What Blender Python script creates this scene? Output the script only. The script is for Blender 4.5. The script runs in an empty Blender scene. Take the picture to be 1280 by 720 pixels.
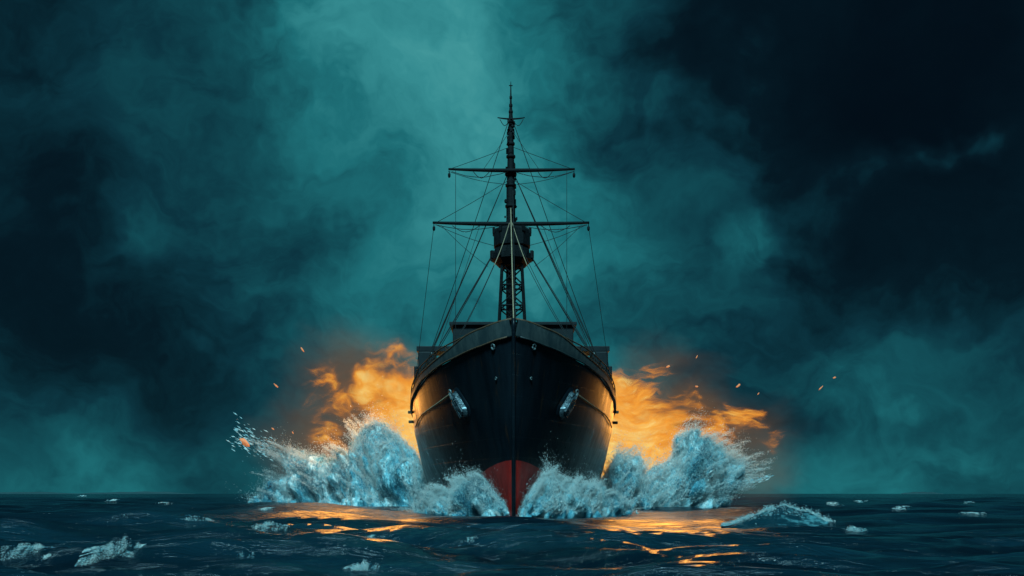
import bpy, bmesh, math, random
import numpy as np
from mathutils import Vector, Matrix, noise

random.seed(7)
rng = np.random.default_rng(11)
S = bpy.context.scene
COL = S.collection
F = 1240.0          # focal length of the photograph in its own pixels (1280 wide)
EYE = 1.5           # camera height above the sea
HOR = 617.0         # the horizon's row in the photograph


def X(px, Y): return (px - 640.0) * Y / F
def Z(py, Y): return EYE + (HOR - py) * Y / F
def W(px, py, Y): return Vector((X(px, Y), Y, Z(py, Y)))
def sm(a, b, v):
    t = min(1.0, max(0.0, (v - a) / (b - a)))
    return t * t * (3 - 2 * t)


# ------------------------------------------------------------------ node helpers
class NT:
    def __init__(s, tree):
        s.t = tree; s.n = tree.nodes; s.l = tree.links

    def add(s, typ, **kw):
        n = s.n.new(typ)
        for k, v in kw.items(): setattr(n, k, v)
        return n

    def put(s, sock, v):
        if isinstance(v, bpy.types.NodeSocket): s.l.new(v, sock)
        elif v is not None: sock.default_value = v

    def math(s, op, a, b=None, c=None, clamp=False):
        n = s.add('ShaderNodeMath', operation=op, use_clamp=clamp)
        s.put(n.inputs[0], a); s.put(n.inputs[1], b); s.put(n.inputs[2], c)
        return n.outputs[0]

    def vec(s, op, a, b=None, scale=None):
        n = s.add('ShaderNodeVectorMath', operation=op)
        s.put(n.inputs[0], a)
        if b is not None: s.put(n.inputs[1], b)
        if scale is not None: s.put(n.inputs['Scale'], scale)
        return n.outputs['Value'] if op in ('DISTANCE', 'DOT_PRODUCT', 'LENGTH') else n.outputs[0]

    def noise(s, vec, scale, detail=4, rough=0.55, dist=0.0, color=False):
        n = s.add('ShaderNodeTexNoise')
        s.put(n.inputs['Vector'], vec); s.put(n.inputs['Scale'], scale)
        n.inputs['Detail'].default_value = detail; n.inputs['Roughness'].default_value = rough
        n.inputs['Distortion'].default_value = dist
        return n.outputs['Color'] if color else n.outputs[0]

    def mapr(s, v, a, b, c=0.0, d=1.0, smooth=True):
        n = s.add('ShaderNodeMapRange', interpolation_type='SMOOTHSTEP' if smooth else 'LINEAR')
        s.put(n.inputs[0], v)
        for i, q in enumerate((a, b, c, d)): s.put(n.inputs[i + 1], float(q) if not isinstance(q, bpy.types.NodeSocket) else q)
        return n.outputs[0]

    def ramp(s, v, stops, interp='LINEAR'):
        n = s.add('ShaderNodeValToRGB'); r = n.color_ramp; r.interpolation = interp
        while len(r.elements) < len(stops): r.elements.new(0.5)
        for e, (p, c) in zip(r.elements, stops):
            e.position = p; e.color = (*c, 1)
        s.put(n.inputs[0], v)
        return n.outputs[0]

    def mix(s, f, a, b, typ='MIX'):
        n = s.add('ShaderNodeMix', data_type='RGBA', blend_type=typ)
        s.put(n.inputs[0], f); s.put(n.inputs[6], a); s.put(n.inputs[7], b)
        return n.outputs[2]

    def mapping(s, vec, rot=(0, 0, 0), scale=(1, 1, 1)):
        n = s.add('ShaderNodeMapping')
        s.put(n.inputs['Vector'], vec)
        n.inputs['Rotation'].default_value = rot; n.inputs['Scale'].default_value = scale
        return n.outputs[0]


def material(name):
    m = bpy.data.materials.new(name); m.use_nodes = True
    t = NT(m.node_tree); b = t.n['Principled BSDF']
    return m, t, b


def paint(name, col, col2, rough=0.5, metal=0.0, scale=2.0, stretch=(1, 1, 1), bump=0.15, spec=0.4):
    m, t, b = material(name)
    co = t.add('ShaderNodeTexCoord').outputs['Object']
    v = t.mapping(co, scale=stretch)
    n = t.noise(v, scale, 6, 0.65)
    f = t.mapr(n, 0.35, 0.7)
    t.put(b.inputs['Base Color'], t.mix(f, (*col, 1), (*col2, 1)))
    t.put(b.inputs['Roughness'], t.mapr(n, 0.2, 0.8, rough - 0.12, rough + 0.2, False))
    b.inputs['Metallic'].default_value = metal
    b.inputs['Specular IOR Level'].default_value = spec
    if bump:
        bp = t.add('ShaderNodeBump'); bp.inputs['Strength'].default_value = bump; bp.inputs['Distance'].default_value = 0.05
        t.put(bp.inputs['Height'], t.noise(v, scale * 3, 5, 0.6)); t.put(b.inputs['Normal'], bp.outputs[0])
    return m


# ------------------------------------------------------------------ object helpers
def props(o, label=None, cat=None, group=None, kind=None):
    if label: o['label'] = label
    if cat: o['category'] = cat
    if group: o['group'] = group
    if kind: o['kind'] = kind
    return o


def empty(name, loc, label, cat, group=None):
    o = bpy.data.objects.new(name, None); o.location = loc; COL.objects.link(o)
    o.empty_display_size = 0.5
    return props(o, label, cat, group)


def origin(o):
    v = Vector((0, 0, 0))
    while o is not None:
        v += o.location; o = o.parent
    return v


def link(name, me, mat, parent=None, smooth=True):
    """Link a mesh given in world coordinates; under a parent it keeps its place."""
    o = bpy.data.objects.new(name, me)
    if mat and not me.materials: me.materials.append(mat)
    if smooth and len(me.polygons): me.polygons.foreach_set('use_smooth', [True] * len(me.polygons))
    COL.objects.link(o)
    if parent is not None:
        base = parent
        while base.parent is not None: base = base.parent
        o.parent = parent
        if parent is base: o.matrix_parent_inverse = Matrix.Translation(-base.location)
    return o


class MB:
    def __init__(s): s.v = []; s.f = []

    def add(s, vs, fs):
        k = len(s.v); s.v += [tuple(p) for p in vs]; s.f += [tuple(i + k for i in f) for f in fs]; return s

    def frame(s, c, a, b, n, la, lb, ln):
        """a box with centre c, unit axes a, b, n and full lengths"""
        c = Vector(c); P = []
        for i in (-.5, .5):
            for j in (-.5, .5):
                for k in (-.5, .5): P.append(c + a * la * i + b * lb * j + n * ln * k)
        return s.add(P, [(0, 1, 3, 2), (4, 6, 7, 5), (0, 4, 5, 1), (2, 3, 7, 6), (0, 2, 6, 4), (1, 5, 7, 3)])

    def box(s, lo, hi):
        lo = Vector(lo); hi = Vector(hi); d = hi - lo
        return s.frame((lo + hi) / 2, Vector((1, 0, 0)), Vector((0, 1, 0)), Vector((0, 0, 1)), d.x, d.y, d.z)

    def tube(s, pts, r, n=6):
        pts = [Vector(p) for p in pts]; R = r if isinstance(r, (list, tuple)) else [r] * len(pts)
        vs = []; fs = []
        for i, p in enumerate(pts):
            d = (pts[min(i + 1, len(pts) - 1)] - pts[max(i - 1, 0)]).normalized()
            u = d.cross(Vector((0, 0, 1)) if abs(d.z) < .95 else Vector((1, 0, 0))).normalized(); w = d.cross(u)
            for k in range(n):
                a = 2 * math.pi * k / n
                vs.append(p + (u * math.cos(a) + w * math.sin(a)) * R[i])
        for i in range(len(pts) - 1):
            for k in range(n):
                fs.append((i * n + k, i * n + (k + 1) % n, (i + 1) * n + (k + 1) % n, (i + 1) * n + k))
        fs.append(tuple(range(n - 1, -1, -1))); fs.append(tuple((len(pts) - 1) * n + k for k in range(n)))
        return s.add(vs, fs)

    def lathe(s, c, prof, n=16, phase=0.0):
        c = Vector(c); vs = []; fs = []
        for r, z in prof:
            for k in range(n):
                a = 2 * math.pi * k / n + phase
                vs.append(c + Vector((r * math.cos(a), r * math.sin(a), z)))
        for i in range(len(prof) - 1):
            for k in range(n):
                fs.append((i * n + k, i * n + (k + 1) % n, (i + 1) * n + (k + 1) % n, (i + 1) * n + k))
        fs.append(tuple(range(n - 1, -1, -1))); fs.append(tuple((len(prof) - 1) * n + k for k in range(n)))
        return s.add(vs, fs)

    def build(s, name, mat, parent=None, smooth=False, bevel=0.0):
        me = bpy.data.meshes.new(name); me.from_pydata(s.v, [], s.f); me.update()
        bm = bmesh.new(); bm.from_mesh(me)
        bmesh.ops.recalc_face_normals(bm, faces=bm.faces)
        if bevel: bmesh.ops.bevel(bm, geom=[e for e in bm.edges if e.calc_face_angle(0) > .6], offset=bevel, segments=2, affect='EDGES', profile=.6)
        bm.to_mesh(me); bm.free()
        return link(name, me, mat, parent, smooth)


# ------------------------------------------------------------------ camera, world, sun
cam = bpy.data.cameras.new('camera'); co = bpy.data.objects.new('camera', cam); COL.objects.link(co); S.camera = co
cam.sensor_width = 36; cam.lens = 36 * F / 1280; cam.shift_y = (HOR - 360) / 1280
co.location = (0, 0, EYE); co.rotation_euler = (math.radians(90), 0, 0)
cam.clip_start = 0.2; cam.clip_end = 30000
S.view_settings.view_transform = 'Standard'; S.view_settings.look = 'None'; S.view_settings.exposure = 0; S.view_settings.gamma = 1
S.cycles.use_denoising = True
S.cycles.max_bounces = 6; S.cycles.diffuse_bounces = 2; S.cycles.glossy_bounces = 3; S.cycles.transmission_bounces = 2
S.cycles.volume_bounces = 1; S.cycles.transparent_max_bounces = 8
S.cycles.sample_clamp_indirect = 4

SUN_EL, SUN_AZ = 50.0, 186.0      # degrees; azimuth clockwise from +Y: behind the viewer and to the left
world = bpy.data.worlds.new('World'); S.world = world; world.use_nodes = True
t = NT(world.node_tree); bg = t.n['Background']
d = t.add('ShaderNodeTexCoord').outputs['Generated']
d = t.vec('NORMALIZE', d)
w1 = t.noise(d, 3.2, 5, 0.55, color=True)
w2 = t.noise(d, 9.0, 4, 0.55, color=True)
warp = t.vec('ADD', t.vec('SCALE', t.vec('SUBTRACT', w1, (.5, .5, .5)), scale=0.30), t.vec('SCALE', t.vec('SUBTRACT', w2, (.5, .5, .5)), scale=0.17))
dw = t.vec('ADD', d, warp)


def skydir(px, py): return tuple(Vector(((px - 640) / F, 1, (HOR - py) / F)).normalized())


# banks of brighter and darker cloud: direction, angular size (photo pixels), brightness
banks = [(530, -10, 210, .30), (455, 25, 110, .16), (625, 110, 170, .34), (585, 250, 210, .30), (690, 330, 200, .16), (270, 70, 260, .12), (380, 250, 240, .06),
         (185, 300, 70, .12), (40, 150, 170, -.08), (60, 590, 170, .15), (195, 575, 70, .16), (1130, 590, 150, .17), (1250, 575, 120, .12),
         (650, 480, 330, .13), (1000, 470, 180, .03), (700, 380, 160, .10), (905, 200, 60, .03), (1060, 590, 120, .10), (360, 600, 120, .08),
         (1190, 50, 290, -.17), (1010, 150, 200, -.08), (60, 370, 190, -.13), (190, 455, 150, -.11), (1100, 420, 190, -.03), (800, 130, 110, -.05), (270, 540, 70, -.06), (860, 270, 80, -.03)]
wisps = [(920, 345, 32, .16), (938, 318, 34, .26), (955, 298, 30, .24), (985, 296, 34, .16), (1030, 300, 40, .06), (1085, 205, 30, .07), (1120, 235, 36, .07), (1160, 210, 30, .20), (1195, 190, 30, .25), (1225, 175, 26, .23), (1250, 155, 24, .18), (1070, 245, 40, .12), (1000, 260, 40, .06),
         (165, 250, 26, .08), (185, 275, 32, .10), (210, 300, 34, .09), (1100, 598, 40, .08), (1150, 575, 46, .13), (1185, 562, 30, .10), (195, 565, 40, .16), (170, 590, 60, .10), (580, 95, 40, .12), (400, 15, 60, .12), (700, 330, 40, .07)]
acc = None
for px, py, r, a in banks:
    c = skydir(px, py)
    g = t.mapr(t.vec('DISTANCE', dw, c), 0.0, 1.75 * r / F, a, 0.0)
    acc = g if acc is None else t.math('ADD', acc, g)
dv = t.vec('ADD', d, t.vec('SCALE', warp, scale=.75))
for px, py, r, a in wisps:
    acc = t.math('ADD', acc, t.mapr(t.vec('DISTANCE', dv, skydir(px, py)), 0.0, 1.6 * r / F, a, 0.0))
n1 = t.noise(t.mapping(dw, rot=(0, .5, 0), scale=(1, 1, 1.5)), 4.5, 8, 0.60)
n2 = t.noise(t.mapping(dw, rot=(0, -.6, 0), scale=(1, 1, 2.2)), 13.0, 6, 0.55)
up = t.add('ShaderNodeSeparateXYZ'); t.put(up.inputs[0], d)
mist = t.mapr(t.math('ADD', up.outputs[2], t.math('MULTIPLY', t.math('SUBTRACT', n1, .5), 0.10)), 0.0, 0.075, 0.19, 0.0)
base = t.math('ADD', t.math('ADD', t.math('MULTIPLY', acc, .71), 0.160), mist)
n1 = t.math('ADD', t.math('MULTIPLY', n1, .62), t.math('MULTIPLY', t.mapr(n1, .38, .62), .27))
tex = t.math('ADD', t.math('MULTIPLY', t.math('SUBTRACT', n1, 0.44), 1.25), t.math('MULTIPLY', t.math('SUBTRACT', n2, 0.5), 0.95))
v = t.math('MULTIPLY', base, t.math('ADD', 1.0, tex))
v = t.math('MAXIMUM', v, 0.0)
v = t.math('MULTIPLY', t.math('SUBTRACT', 1.0, t.math('EXPONENT', t.math('MULTIPLY', v, -1.25))), 1.12)   # thick cloud saturates softly
sky_col = t.ramp(v, [(0.0, (.0008, .0030, .0065)), (.12, (.0016, .0085, .0150)), (.26, (.0036, .033, .049)), (.42, (.0065, .076, .096)), (.62, (.013, .155, .178)), (.82, (.038, .265, .285)), (1.0, (.090, .40, .40))])
ns = t.add('ShaderNodeTexSky', sky_type='NISHITA'); ns.sun_disc = False
ns.sun_elevation = math.radians(SUN_EL); ns.sun_rotation = math.radians(SUN_AZ)
gap = t.mix(1.0, t.vec('SCALE', ns.outputs[0], scale=0.05), (.06, .5, .55, 1), 'MULTIPLY')     # the clear sky above the storm, through thin cloud
sky = t.mix(0.02, sky_col, gap)
t.put(bg.inputs[0], sky); bg.inputs[1].default_value = 1.0

sun = bpy.data.lights.new('sun', 'SUN'); so = bpy.data.objects.new('sun', sun); COL.objects.link(so)
sun.energy = 5.0; sun.angle = math.radians(14); sun.color = (0.40, 0.89, 1.0)
el, az = math.radians(SUN_EL), math.radians(SUN_AZ)
sd = Vector((math.sin(az) * math.cos(el), math.cos(az) * math.cos(el), math.sin(el)))
so.rotation_euler = (-sd).to_track_quat('-Z', 'Y').to_euler()
so.location = (-30, -40, 60)

# ------------------------------------------------------------------ sea
comps = []
for i in range(34):
    lam = 1.1 * (22 / 1.1) ** (i / 33)
    th = random.gauss(0, .42) + .12
    k = 2 * math.pi / lam
    comps.append((k * math.sin(th), k * math.cos(th), lam, (.020 if lam < 3.5 else .017 if lam < 6 else .0125) * lam ** .80 * random.uniform(.6, 1.3), random.uniform(0, 6.28)))


def sea(x, y, sp=0.0):
    x = np.asarray(x, float); y = np.asarray(y, float)
    z = np.zeros_like(x)
    wx = x + .9 * np.sin(.21 * y + .13 * x) + .5 * np.sin(.47 * x - .31 * y + 1)
    wy = y + .8 * np.sin(.17 * x + .4) + .5 * np.sin(.39 * x + .23 * y)
    for kx, ky, lam, a, ph in comps:
        att = np.clip((lam / np.maximum(sp, 1e-6) - 2.5) / 3, 0, 1) if not np.isscalar(sp) or sp > 0 else 1.0
        s_ = np.sin(kx * wx + ky * wy + ph)
        z += att * a * (s_ + .28 * np.cos(2 * (kx * wx + ky * wy + ph) + math.pi))
    gust = .75 + .35 * np.sin(.045 * x + .06 * y + .5) * np.sin(.031 * y - .05 * x)
    return z * gust


ang = np.concatenate([np.radians(np.linspace(-52, 52, 560)), np.radians(np.linspace(52, 308, 110))[1:-1]])
rad = [2.0]
while rad[-1] < 16000: rad.append(rad[-1] * (1.0105 if rad[-1] < 400 else 1.06))
rad = np.array(rad)
A, R = np.meshgrid(ang, rad)
sx = R * np.sin(A); sy = R * np.cos(A)
sz = sea(sx, sy, R * .0125) * np.clip((2500 - R) / 1500, 0, 1)
na, nr = len(ang), len(rad)
verts = np.stack([sx, sy, sz], -1).reshape(-1, 3)
i = np.arange(nr - 1)[:, None] * na + np.arange(na)[None, :]
j = np.arange(nr - 1)[:, None] * na + (np.arange(na)[None, :] + 1) % na
quads = np.stack([i, j, j + na, i + na], -1).reshape(-1, 4)
me = bpy.data.meshes.new('sea')
allf = [tuple(q) for q in quads.tolist()] + [tuple(range(na))]
me.from_pydata(verts.tolist(), [], allf); me.update()
bm = bmesh.new(); bm.from_mesh(me); bmesh.ops.recalc_face_normals(bm, faces=bm.faces)
if sum(f.normal.z for f in bm.faces) < 0: bmesh.ops.reverse_faces(bm, faces=bm.faces)
bm.to_mesh(me); bm.free()
m, t, b = material('sea_water')
co_ = t.add('ShaderNodeTexCoord').outputs['Object']
n = t.noise(t.mapping(co_, scale=(.7, 1.6, 1)), 1.3, 6, .6, .6)
nn = t.noise(t.mapping(co_, scale=(.5, 1.5, 1)), .16, 4, .55)
t.put(b.inputs['Base Color'], t.mix(t.mapr(nn, .35, .7), (.0012, .0065, .012, 1), (.004, .024, .037, 1)))
b.inputs['Roughness'].default_value = .12; b.inputs['IOR'].default_value = 1.333; b.inputs['Specular IOR Level'].default_value = .5
bp = t.add('ShaderNodeBump'); bp.inputs['Strength'].default_value = 1.0; bp.inputs['Distance'].default_value = .26
t.put(bp.inputs['Height'], n); t.put(b.inputs['Normal'], bp.outputs[0])
props(link('sea', me, m), kind='structure')

# low far coast, barely above the horizon
mh = paint('far_land', (.010, .045, .055), (.014, .06, .07), .9, scale=.01, bump=0)
mb = MB()
def ridge(px0, px1, hpx, Y, seed):
    n = 40; top = []; bot = []; back = []
    for q in range(n + 1):
        u = q / n; px = px0 + (px1 - px0) * u
        h = hpx * math.sin(math.pi * u) ** .7 * (.75 + .45 * noise.noise(Vector((u * 6, seed, 0)))) * Y / F
        top.append(Vector((X(px, Y), Y, h))); bot.append(Vector((X(px, Y - 250), Y - 250, -3))); back.append(Vector((X(px, Y + 400), Y + 400, -3)))
    vs = bot + top + back; fs = []
    for q in range(n):
        fs += [(q, q + 1, n + 1 + q + 1, n + 1 + q), (n + 1 + q, n + 2 + q, 2 * n + 3 + q, 2 * n + 2 + q)]
    mb.add(vs, fs)
ridge(-60, 110, 3.2, 5200, 1.5); ridge(95, 245, 3.6, 4800, 3.1); ridge(1125, 1180, 3.2, 5000, 5.2)
props(mb.build('hills', mh, smooth=True), kind='structure')

# ------------------------------------------------------------------ ship
BOW = 60.0; SX = 0.1
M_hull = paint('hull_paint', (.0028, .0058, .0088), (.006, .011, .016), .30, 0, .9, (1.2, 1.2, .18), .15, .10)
_t = NT(M_hull.node_tree); _b = _t.n['Principled BSDF']
_co = _t.add('ShaderNodeTexCoord').outputs['Object']
_f = _t.mapr(_t.noise(_t.mapping(_co, scale=(1, 1, .09)), 2.3, 6, .7), .56, .74, 0, .7)
_old = _b.inputs['Base Color'].links[0].from_socket
_t.put(_b.inputs['Base Color'], _t.mix(_f, _old, (.040, .018, .010, 1)))          # rust runs
_sp = _t.add('ShaderNodeSeparateXYZ'); _t.put(_sp.inputs[0], _co)
_cb = _t.add('ShaderNodeCombineXYZ'); _t.put(_cb.inputs[0], _sp.outputs[1]); _t.put(_cb.inputs[1], _sp.outputs[2])
_br = _t.add('ShaderNodeTexBrick'); _t.put(_br.inputs['Vector'], _cb.outputs[0])
for k_, v_ in (('Scale', 1.0), ('Mortar Size', .012), ('Mortar Smooth', .3), ('Brick Width', 4.2), ('Row Height', 1.25)): _br.inputs[k_].default_value = v_
_bp = _t.add('ShaderNodeBump'); _bp.inputs['Strength'].default_value = .5; _bp.inputs['Distance'].default_value = .03; _bp.invert = True
_t.put(_bp.inputs['Height'], _br.outputs['Fac']); _t.put(_bp.inputs['Normal'], _b.inputs['Normal'].links[0].from_socket); _t.put(_b.inputs['Normal'], _bp.outputs[0])   # plate seams
M_red = paint('red_bottom_paint', (.36, .011, .007), (.20, .008, .007), .5, 0, 1.3, (1, 1, .35), .3)
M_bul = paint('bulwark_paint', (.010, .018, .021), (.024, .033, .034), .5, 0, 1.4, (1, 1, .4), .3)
M_rust = paint('rusty_rail', (.11, .055, .028), (.045, .03, .022), .6, .2, 6, bump=.4)
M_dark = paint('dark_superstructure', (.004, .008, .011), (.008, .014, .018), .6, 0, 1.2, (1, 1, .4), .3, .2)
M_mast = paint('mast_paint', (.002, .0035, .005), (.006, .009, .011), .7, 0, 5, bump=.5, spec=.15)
M_rope = paint('tarred_rope', (.003, .007, .009), (.007, .013, .015), .8, 0, 8, bump=0)
M_pale = paint('pale_rope', (.36, .27, .17), (.20, .15, .10), .8, 0, 8, bump=0)
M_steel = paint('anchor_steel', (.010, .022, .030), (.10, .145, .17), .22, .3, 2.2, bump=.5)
M_deck = paint('deck_planks', (.05, .042, .034), (.08, .066, .05), .7, 0, 2, (6, .4, 1), .2)
M_glass = paint('dark_glass', (.005, .016, .02), (.01, .03, .036), .12, 0, 1, bump=0)
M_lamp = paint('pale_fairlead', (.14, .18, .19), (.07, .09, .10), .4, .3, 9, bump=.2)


def h_top(tt):      # the top of rail along the ship
    K = [(0, 12.05), (2, 11.75), (6, 11.35), (11, 10.75), (16, 9.95), (22, 9.25), (28, 8.85), (40, 8.5), (56, 8.9)]
    for (a, va), (b_, vb) in zip(K, K[1:]):
        if tt <= b_: return va + (vb - va) * sm(0, 1, (tt - a) / (b_ - a)) * .35 + (vb - va) * .65 * (tt - a) / (b_ - a)
    return K[-1][1]
def b_low(tt): return h_top(tt) - 1.02 + .04 * sm(3, 14, tt)     # bulwark foot
def b_top(tt): return h_top(tt) - .50 * sm(2.2, 7.5, tt)          # bulwark top
def rake(z): return 2.1 * max(0.0, 1 - z / 12.0) ** 1.15
def half(tt, z):
    u = max(0.0, tt - rake(z)); q = min(1.15, max(0.0, z / 10.0))
    Wm = 6.75 + (8.42 - 6.75) * min(1, (max(0.0, z) / 6.5)) ** .6
    L = 30 - 5 * q; p = 1.55 + .85 * q
    w_ = Wm * (1 - (1 - min(1, u / L)) ** p) + (.10 + .42 * q) * (1 - math.exp(-u / .7)) * math.exp(-u / 6)
    aft = sm(44, 58, tt)
    w_ *= 1 - aft * (.25 + .45 * (1 - min(1, max(0, z) / 8)))
    if z < 0: w_ *= max(.15, 1 + z / 4.5)
    return w_ + .05
def P(tt, z, side, out=0.0):
    w_ = half(tt, z)
    p = Vector((SX + side * w_, BOW + tt, z))
    if out: p += normal(tt, z, side) * out
    return p
def normal(tt, z, side):
    e = .05
    a = P(tt + e, z, side) - P(max(rake(z), tt - e), z, side); c = P(tt, z + e, side) - P(tt, z - e, side)
    n = a.cross(c).normalized()
    return n if n.x * side > 0 else -n
def on_hull(px, py, side):
    """the (t, z) on the hull that a point of the photograph shows"""
    best = None
    for it in range(1, 520):
        tt = it * .05
        Y = BOW + tt; z = Z(py, Y)
        if tt < rake(z): continue
        e = abs(abs(X(px, Y) - SX) - half(tt, z))
        if best is None or e < best[0]: best = (e, tt, z)
    return best[1], best[2]


ship = empty('ship', (SX, BOW, 0), 'dark steel ship with a tall rigged mast steaming bow on between two splashes', 'ship')
us = [0, .012, .03, .055, .09, .13, .18, .24, .30, .37, .45, .54, .64, .75, .87, 1.0]
def shell(zlo, zhi, rows, name, mat, out=0.0, tmax=57.0, thick=0.0, smooth=True):
    """skin between two height lines, both sides, closed across the stem"""
    vs = []; fs = []
    N = len(us)
    for r in range(rows + 1):
        for side in (-1, 1):
            for u in (us[::-1] if side < 0 else us):
                z0 = zlo(u * tmax) + (zhi(u * tmax) - zlo(u * tmax)) * r / rows
                tt = rake(z0) + u * (tmax - rake(z0))
                z = zlo(tt) + (zhi(tt) - zlo(tt)) * r / rows
                vs.append(P(tt, z, side, out))
    M = 2 * N
    for r in range(rows):
        for k in range(M - 1):
            a = r * M + k
            fs.append((a, a + 1, a + M + 1, a + M))
    return MB().add(vs, fs)


SPLIT = lambda tt: 3.6 - 1.5 * sm(.8, 11, tt)  # red line drops aft: dark hull paint stands in for shade there
hull = shell(SPLIT, b_low, 16, 'hull', M_hull)
# transom and deck close it
dk = []
for u in us:
    tt = max(.35, u * 57)
    dk.append((P(tt, b_low(tt), -1), P(tt, b_low(tt), 1)))
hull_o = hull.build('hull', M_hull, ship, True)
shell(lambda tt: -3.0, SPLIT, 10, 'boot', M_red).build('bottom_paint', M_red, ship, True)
mb = MB(); vs = [q for pr in dk for q in (pr[0] + Vector((.06, 0, 0.02)), pr[1] + Vector((-.06, 0, 0.02)))]
mb.add(vs, [(2 * k, 2 * k + 1, 2 * k + 3, 2 * k + 2) for k in range(len(dk) - 1)]); mb.build('deck', M_deck, ship)
mb = MB(); q = [P(57, -3 + 12 * k / 8 * .92, s) for k in range(9) for s in (-1, 1)]
mb.add(q, [(2 * k, 2 * k + 1, 2 * k + 3, 2 * k + 2) for k in range(8)]); mb.build('transom', M_hull, ship)

# bulwark: outer and inner skin with a cap
NT_ = 60
for side in (-1, 1):
    mb = MB(); vs = []
    for k in range(NT_ + 1):
        tt = .12 + 52 * (k / NT_) ** 1.6
        a, c = b_low(tt) + .01, b_top(tt)
        o1 = P(tt, a, side, .03); o0 = P(tt, a, side, .16); o2 = P(tt, a + .1, side, .06); o3 = P(tt, c, side, .07); i3 = P(tt, c, side, -.06); i1 = P(tt, a, side, -.06)
        vs += [o1, o0, o2, o3, i3, i1]
    mb.add(vs, [(6 * k + q, 6 * k + (q + 1) % 6, 6 * k + 6 + (q + 1) % 6, 6 * k + 6 + q) for k in range(NT_) for q in range(6)])
    mb.build('bulwark', M_bul, ship, True)
# stem bar and rub strakes
mb = MB(); mb.tube([Vector((SX, BOW + rake(z) - .02, z)) for z in np.linspace(-2, 12.1, 24)], .13, 8); mb.build('stem_bar', M_hull, ship, True)
for side in (-1, 1):
    MB().tube([P(tt, b_top(tt) + .02, side, .01) for tt in np.linspace(.05, 50, 90)], .085, 6).build('cap_rail', M_rust, ship, True)
    MB().tube([P(tt, b_low(tt) + .02, side, .12) for tt in np.linspace(.3, 50, 90)], .06, 6).build('rub_rail', M_rust if side < 0 else M_bul, ship, True)
    # hand rail above the bulwark
    mb = MB(); mb.tube([P(tt, h_top(tt), side, -.03) for tt in np.linspace(3.2, 50, 80)], .045, 6)
    hr = mb.build('hand_rail', M_rust, ship, True)
    MB().tube([P(tt, (h_top(tt) + b_top(tt)) / 2, side, -.03) for tt in np.linspace(6.5, 50, 80)], .025, 5).build('lower_rail', M_rust, hr, True)
    for tt in np.arange(4.2, 34, 1.9):
        if h_top(tt) - b_top(tt) > .15:
            MB().tube([P(tt, b_top(tt), side, -.03), P(tt, h_top(tt) + .04, side, -.03)], .04, 6).build('stanchion', M_rust, hr)
    for px, py in ((516, 515), (519, 531)):          # fenders that stick out of the side
        tt, z = on_hull(1284 - px if side > 0 else px, py, side)
        tt = min(tt, 22)
        MB().frame(P(tt, z, side, .18), Vector((0, 1, 0)), Vector((0, 0, 1)), Vector((1, 0, 0)), .35, .22, .4).build('fender_block', M_rust, ship, bevel=.04)
    # fairleads
    for px, py, r in ((617, 433.5, .14), (621, 473, .07)):
        tt, z = on_hull(1284 - px if side > 0 else px, py, side)
        n = normal(tt, z, side); c = P(tt, z, side, .0)
        a = n.cross(Vector((0, 0, 1))).normalized(); b_ = a.cross(n)
        mb = MB(); ring = [c + n * .06 + (a * math.cos(q) + b_ * math.sin(q) * 1.25) * r for q in np.linspace(0, 2 * math.pi, 15)]
        mb.tube(ring, r * .42, 6); mb.frame(c + n * .015, a, b_, n, r * 1.6, r * 1.9, .03); mb.build('fairlead', M_lamp, ship, True)
    # anchor housed in its hawse recess
    tt, z = on_hull(706.5 if side > 0 else 577.5, 505, side)
    n = normal(tt, z, side); c = P(tt, z, side)
    dn = Vector((-side * 2.1, 0, -.74)); dn = (dn - n * dn.dot(n)).normalized(); ac = n.cross(dn).normalized()
    def cap(L, w_, hh, off, taper=1.0, nseg=12, cc=c):
        ring = []
        for k in range(2 * nseg):
            th = math.pi * (k % nseg) / (nseg - 1)
            e = -1 if k < nseg else 1
            if e < 0: p = (-math.sin(th) * w_ / 2 - L / 2 + w_ / 2, -math.cos(th) * w_ / 2)
            else: p = (math.sin(th) * w_ / 2 + L / 2 - w_ / 2, math.cos(th) * w_ / 2)
            ring.append(p)
        vs = [cc + dn * x + ac * y + n * off for x, y in ring] + [cc + dn * x * taper + ac * y * taper + n * (off + hh) for x, y in ring]
        k = len(ring)
        return MB().add(vs, [(i_, (i_ + 1) % k, k + (i_ + 1) % k, k + i_) for i_ in range(k)] + [tuple(range(k, 2 * k))])
    cap(2.75, 1.35, .22, -.10, .9).build('hawse_recess', M_hull, ship, True, 0)
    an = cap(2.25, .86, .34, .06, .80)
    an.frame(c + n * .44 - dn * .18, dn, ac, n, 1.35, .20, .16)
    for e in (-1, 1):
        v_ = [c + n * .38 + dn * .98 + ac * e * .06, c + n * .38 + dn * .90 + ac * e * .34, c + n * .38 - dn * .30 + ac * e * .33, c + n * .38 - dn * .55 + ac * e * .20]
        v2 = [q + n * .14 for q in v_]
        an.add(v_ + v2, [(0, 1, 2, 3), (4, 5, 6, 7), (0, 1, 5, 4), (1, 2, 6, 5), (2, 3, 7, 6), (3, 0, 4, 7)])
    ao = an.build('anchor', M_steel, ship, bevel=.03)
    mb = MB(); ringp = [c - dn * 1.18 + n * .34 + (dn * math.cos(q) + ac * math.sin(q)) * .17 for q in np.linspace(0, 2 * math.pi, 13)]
    mb.tube(ringp, .07, 6); mb.tube([c - dn * 1.1 + n * .4, c - dn * .55 + n * .52], [.10, .06], 6); mb.build('shackle', M_lamp, ao, True)  # pale colour puts the highlights into the anchor's top
    # pale mooring line from the hawse round the side
    pts = []
    a0 = (tt, z)
    for px, py in ((565, 492), (556, 498.5), (547, 505), (537, 512), (529, 518), (523.5, 526), (521, 534)):
        q = on_hull(1284 - px if side > 0 else px, py, side)
        pts.append(P(min(q[0], 24), q[1], side, .09))
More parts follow.
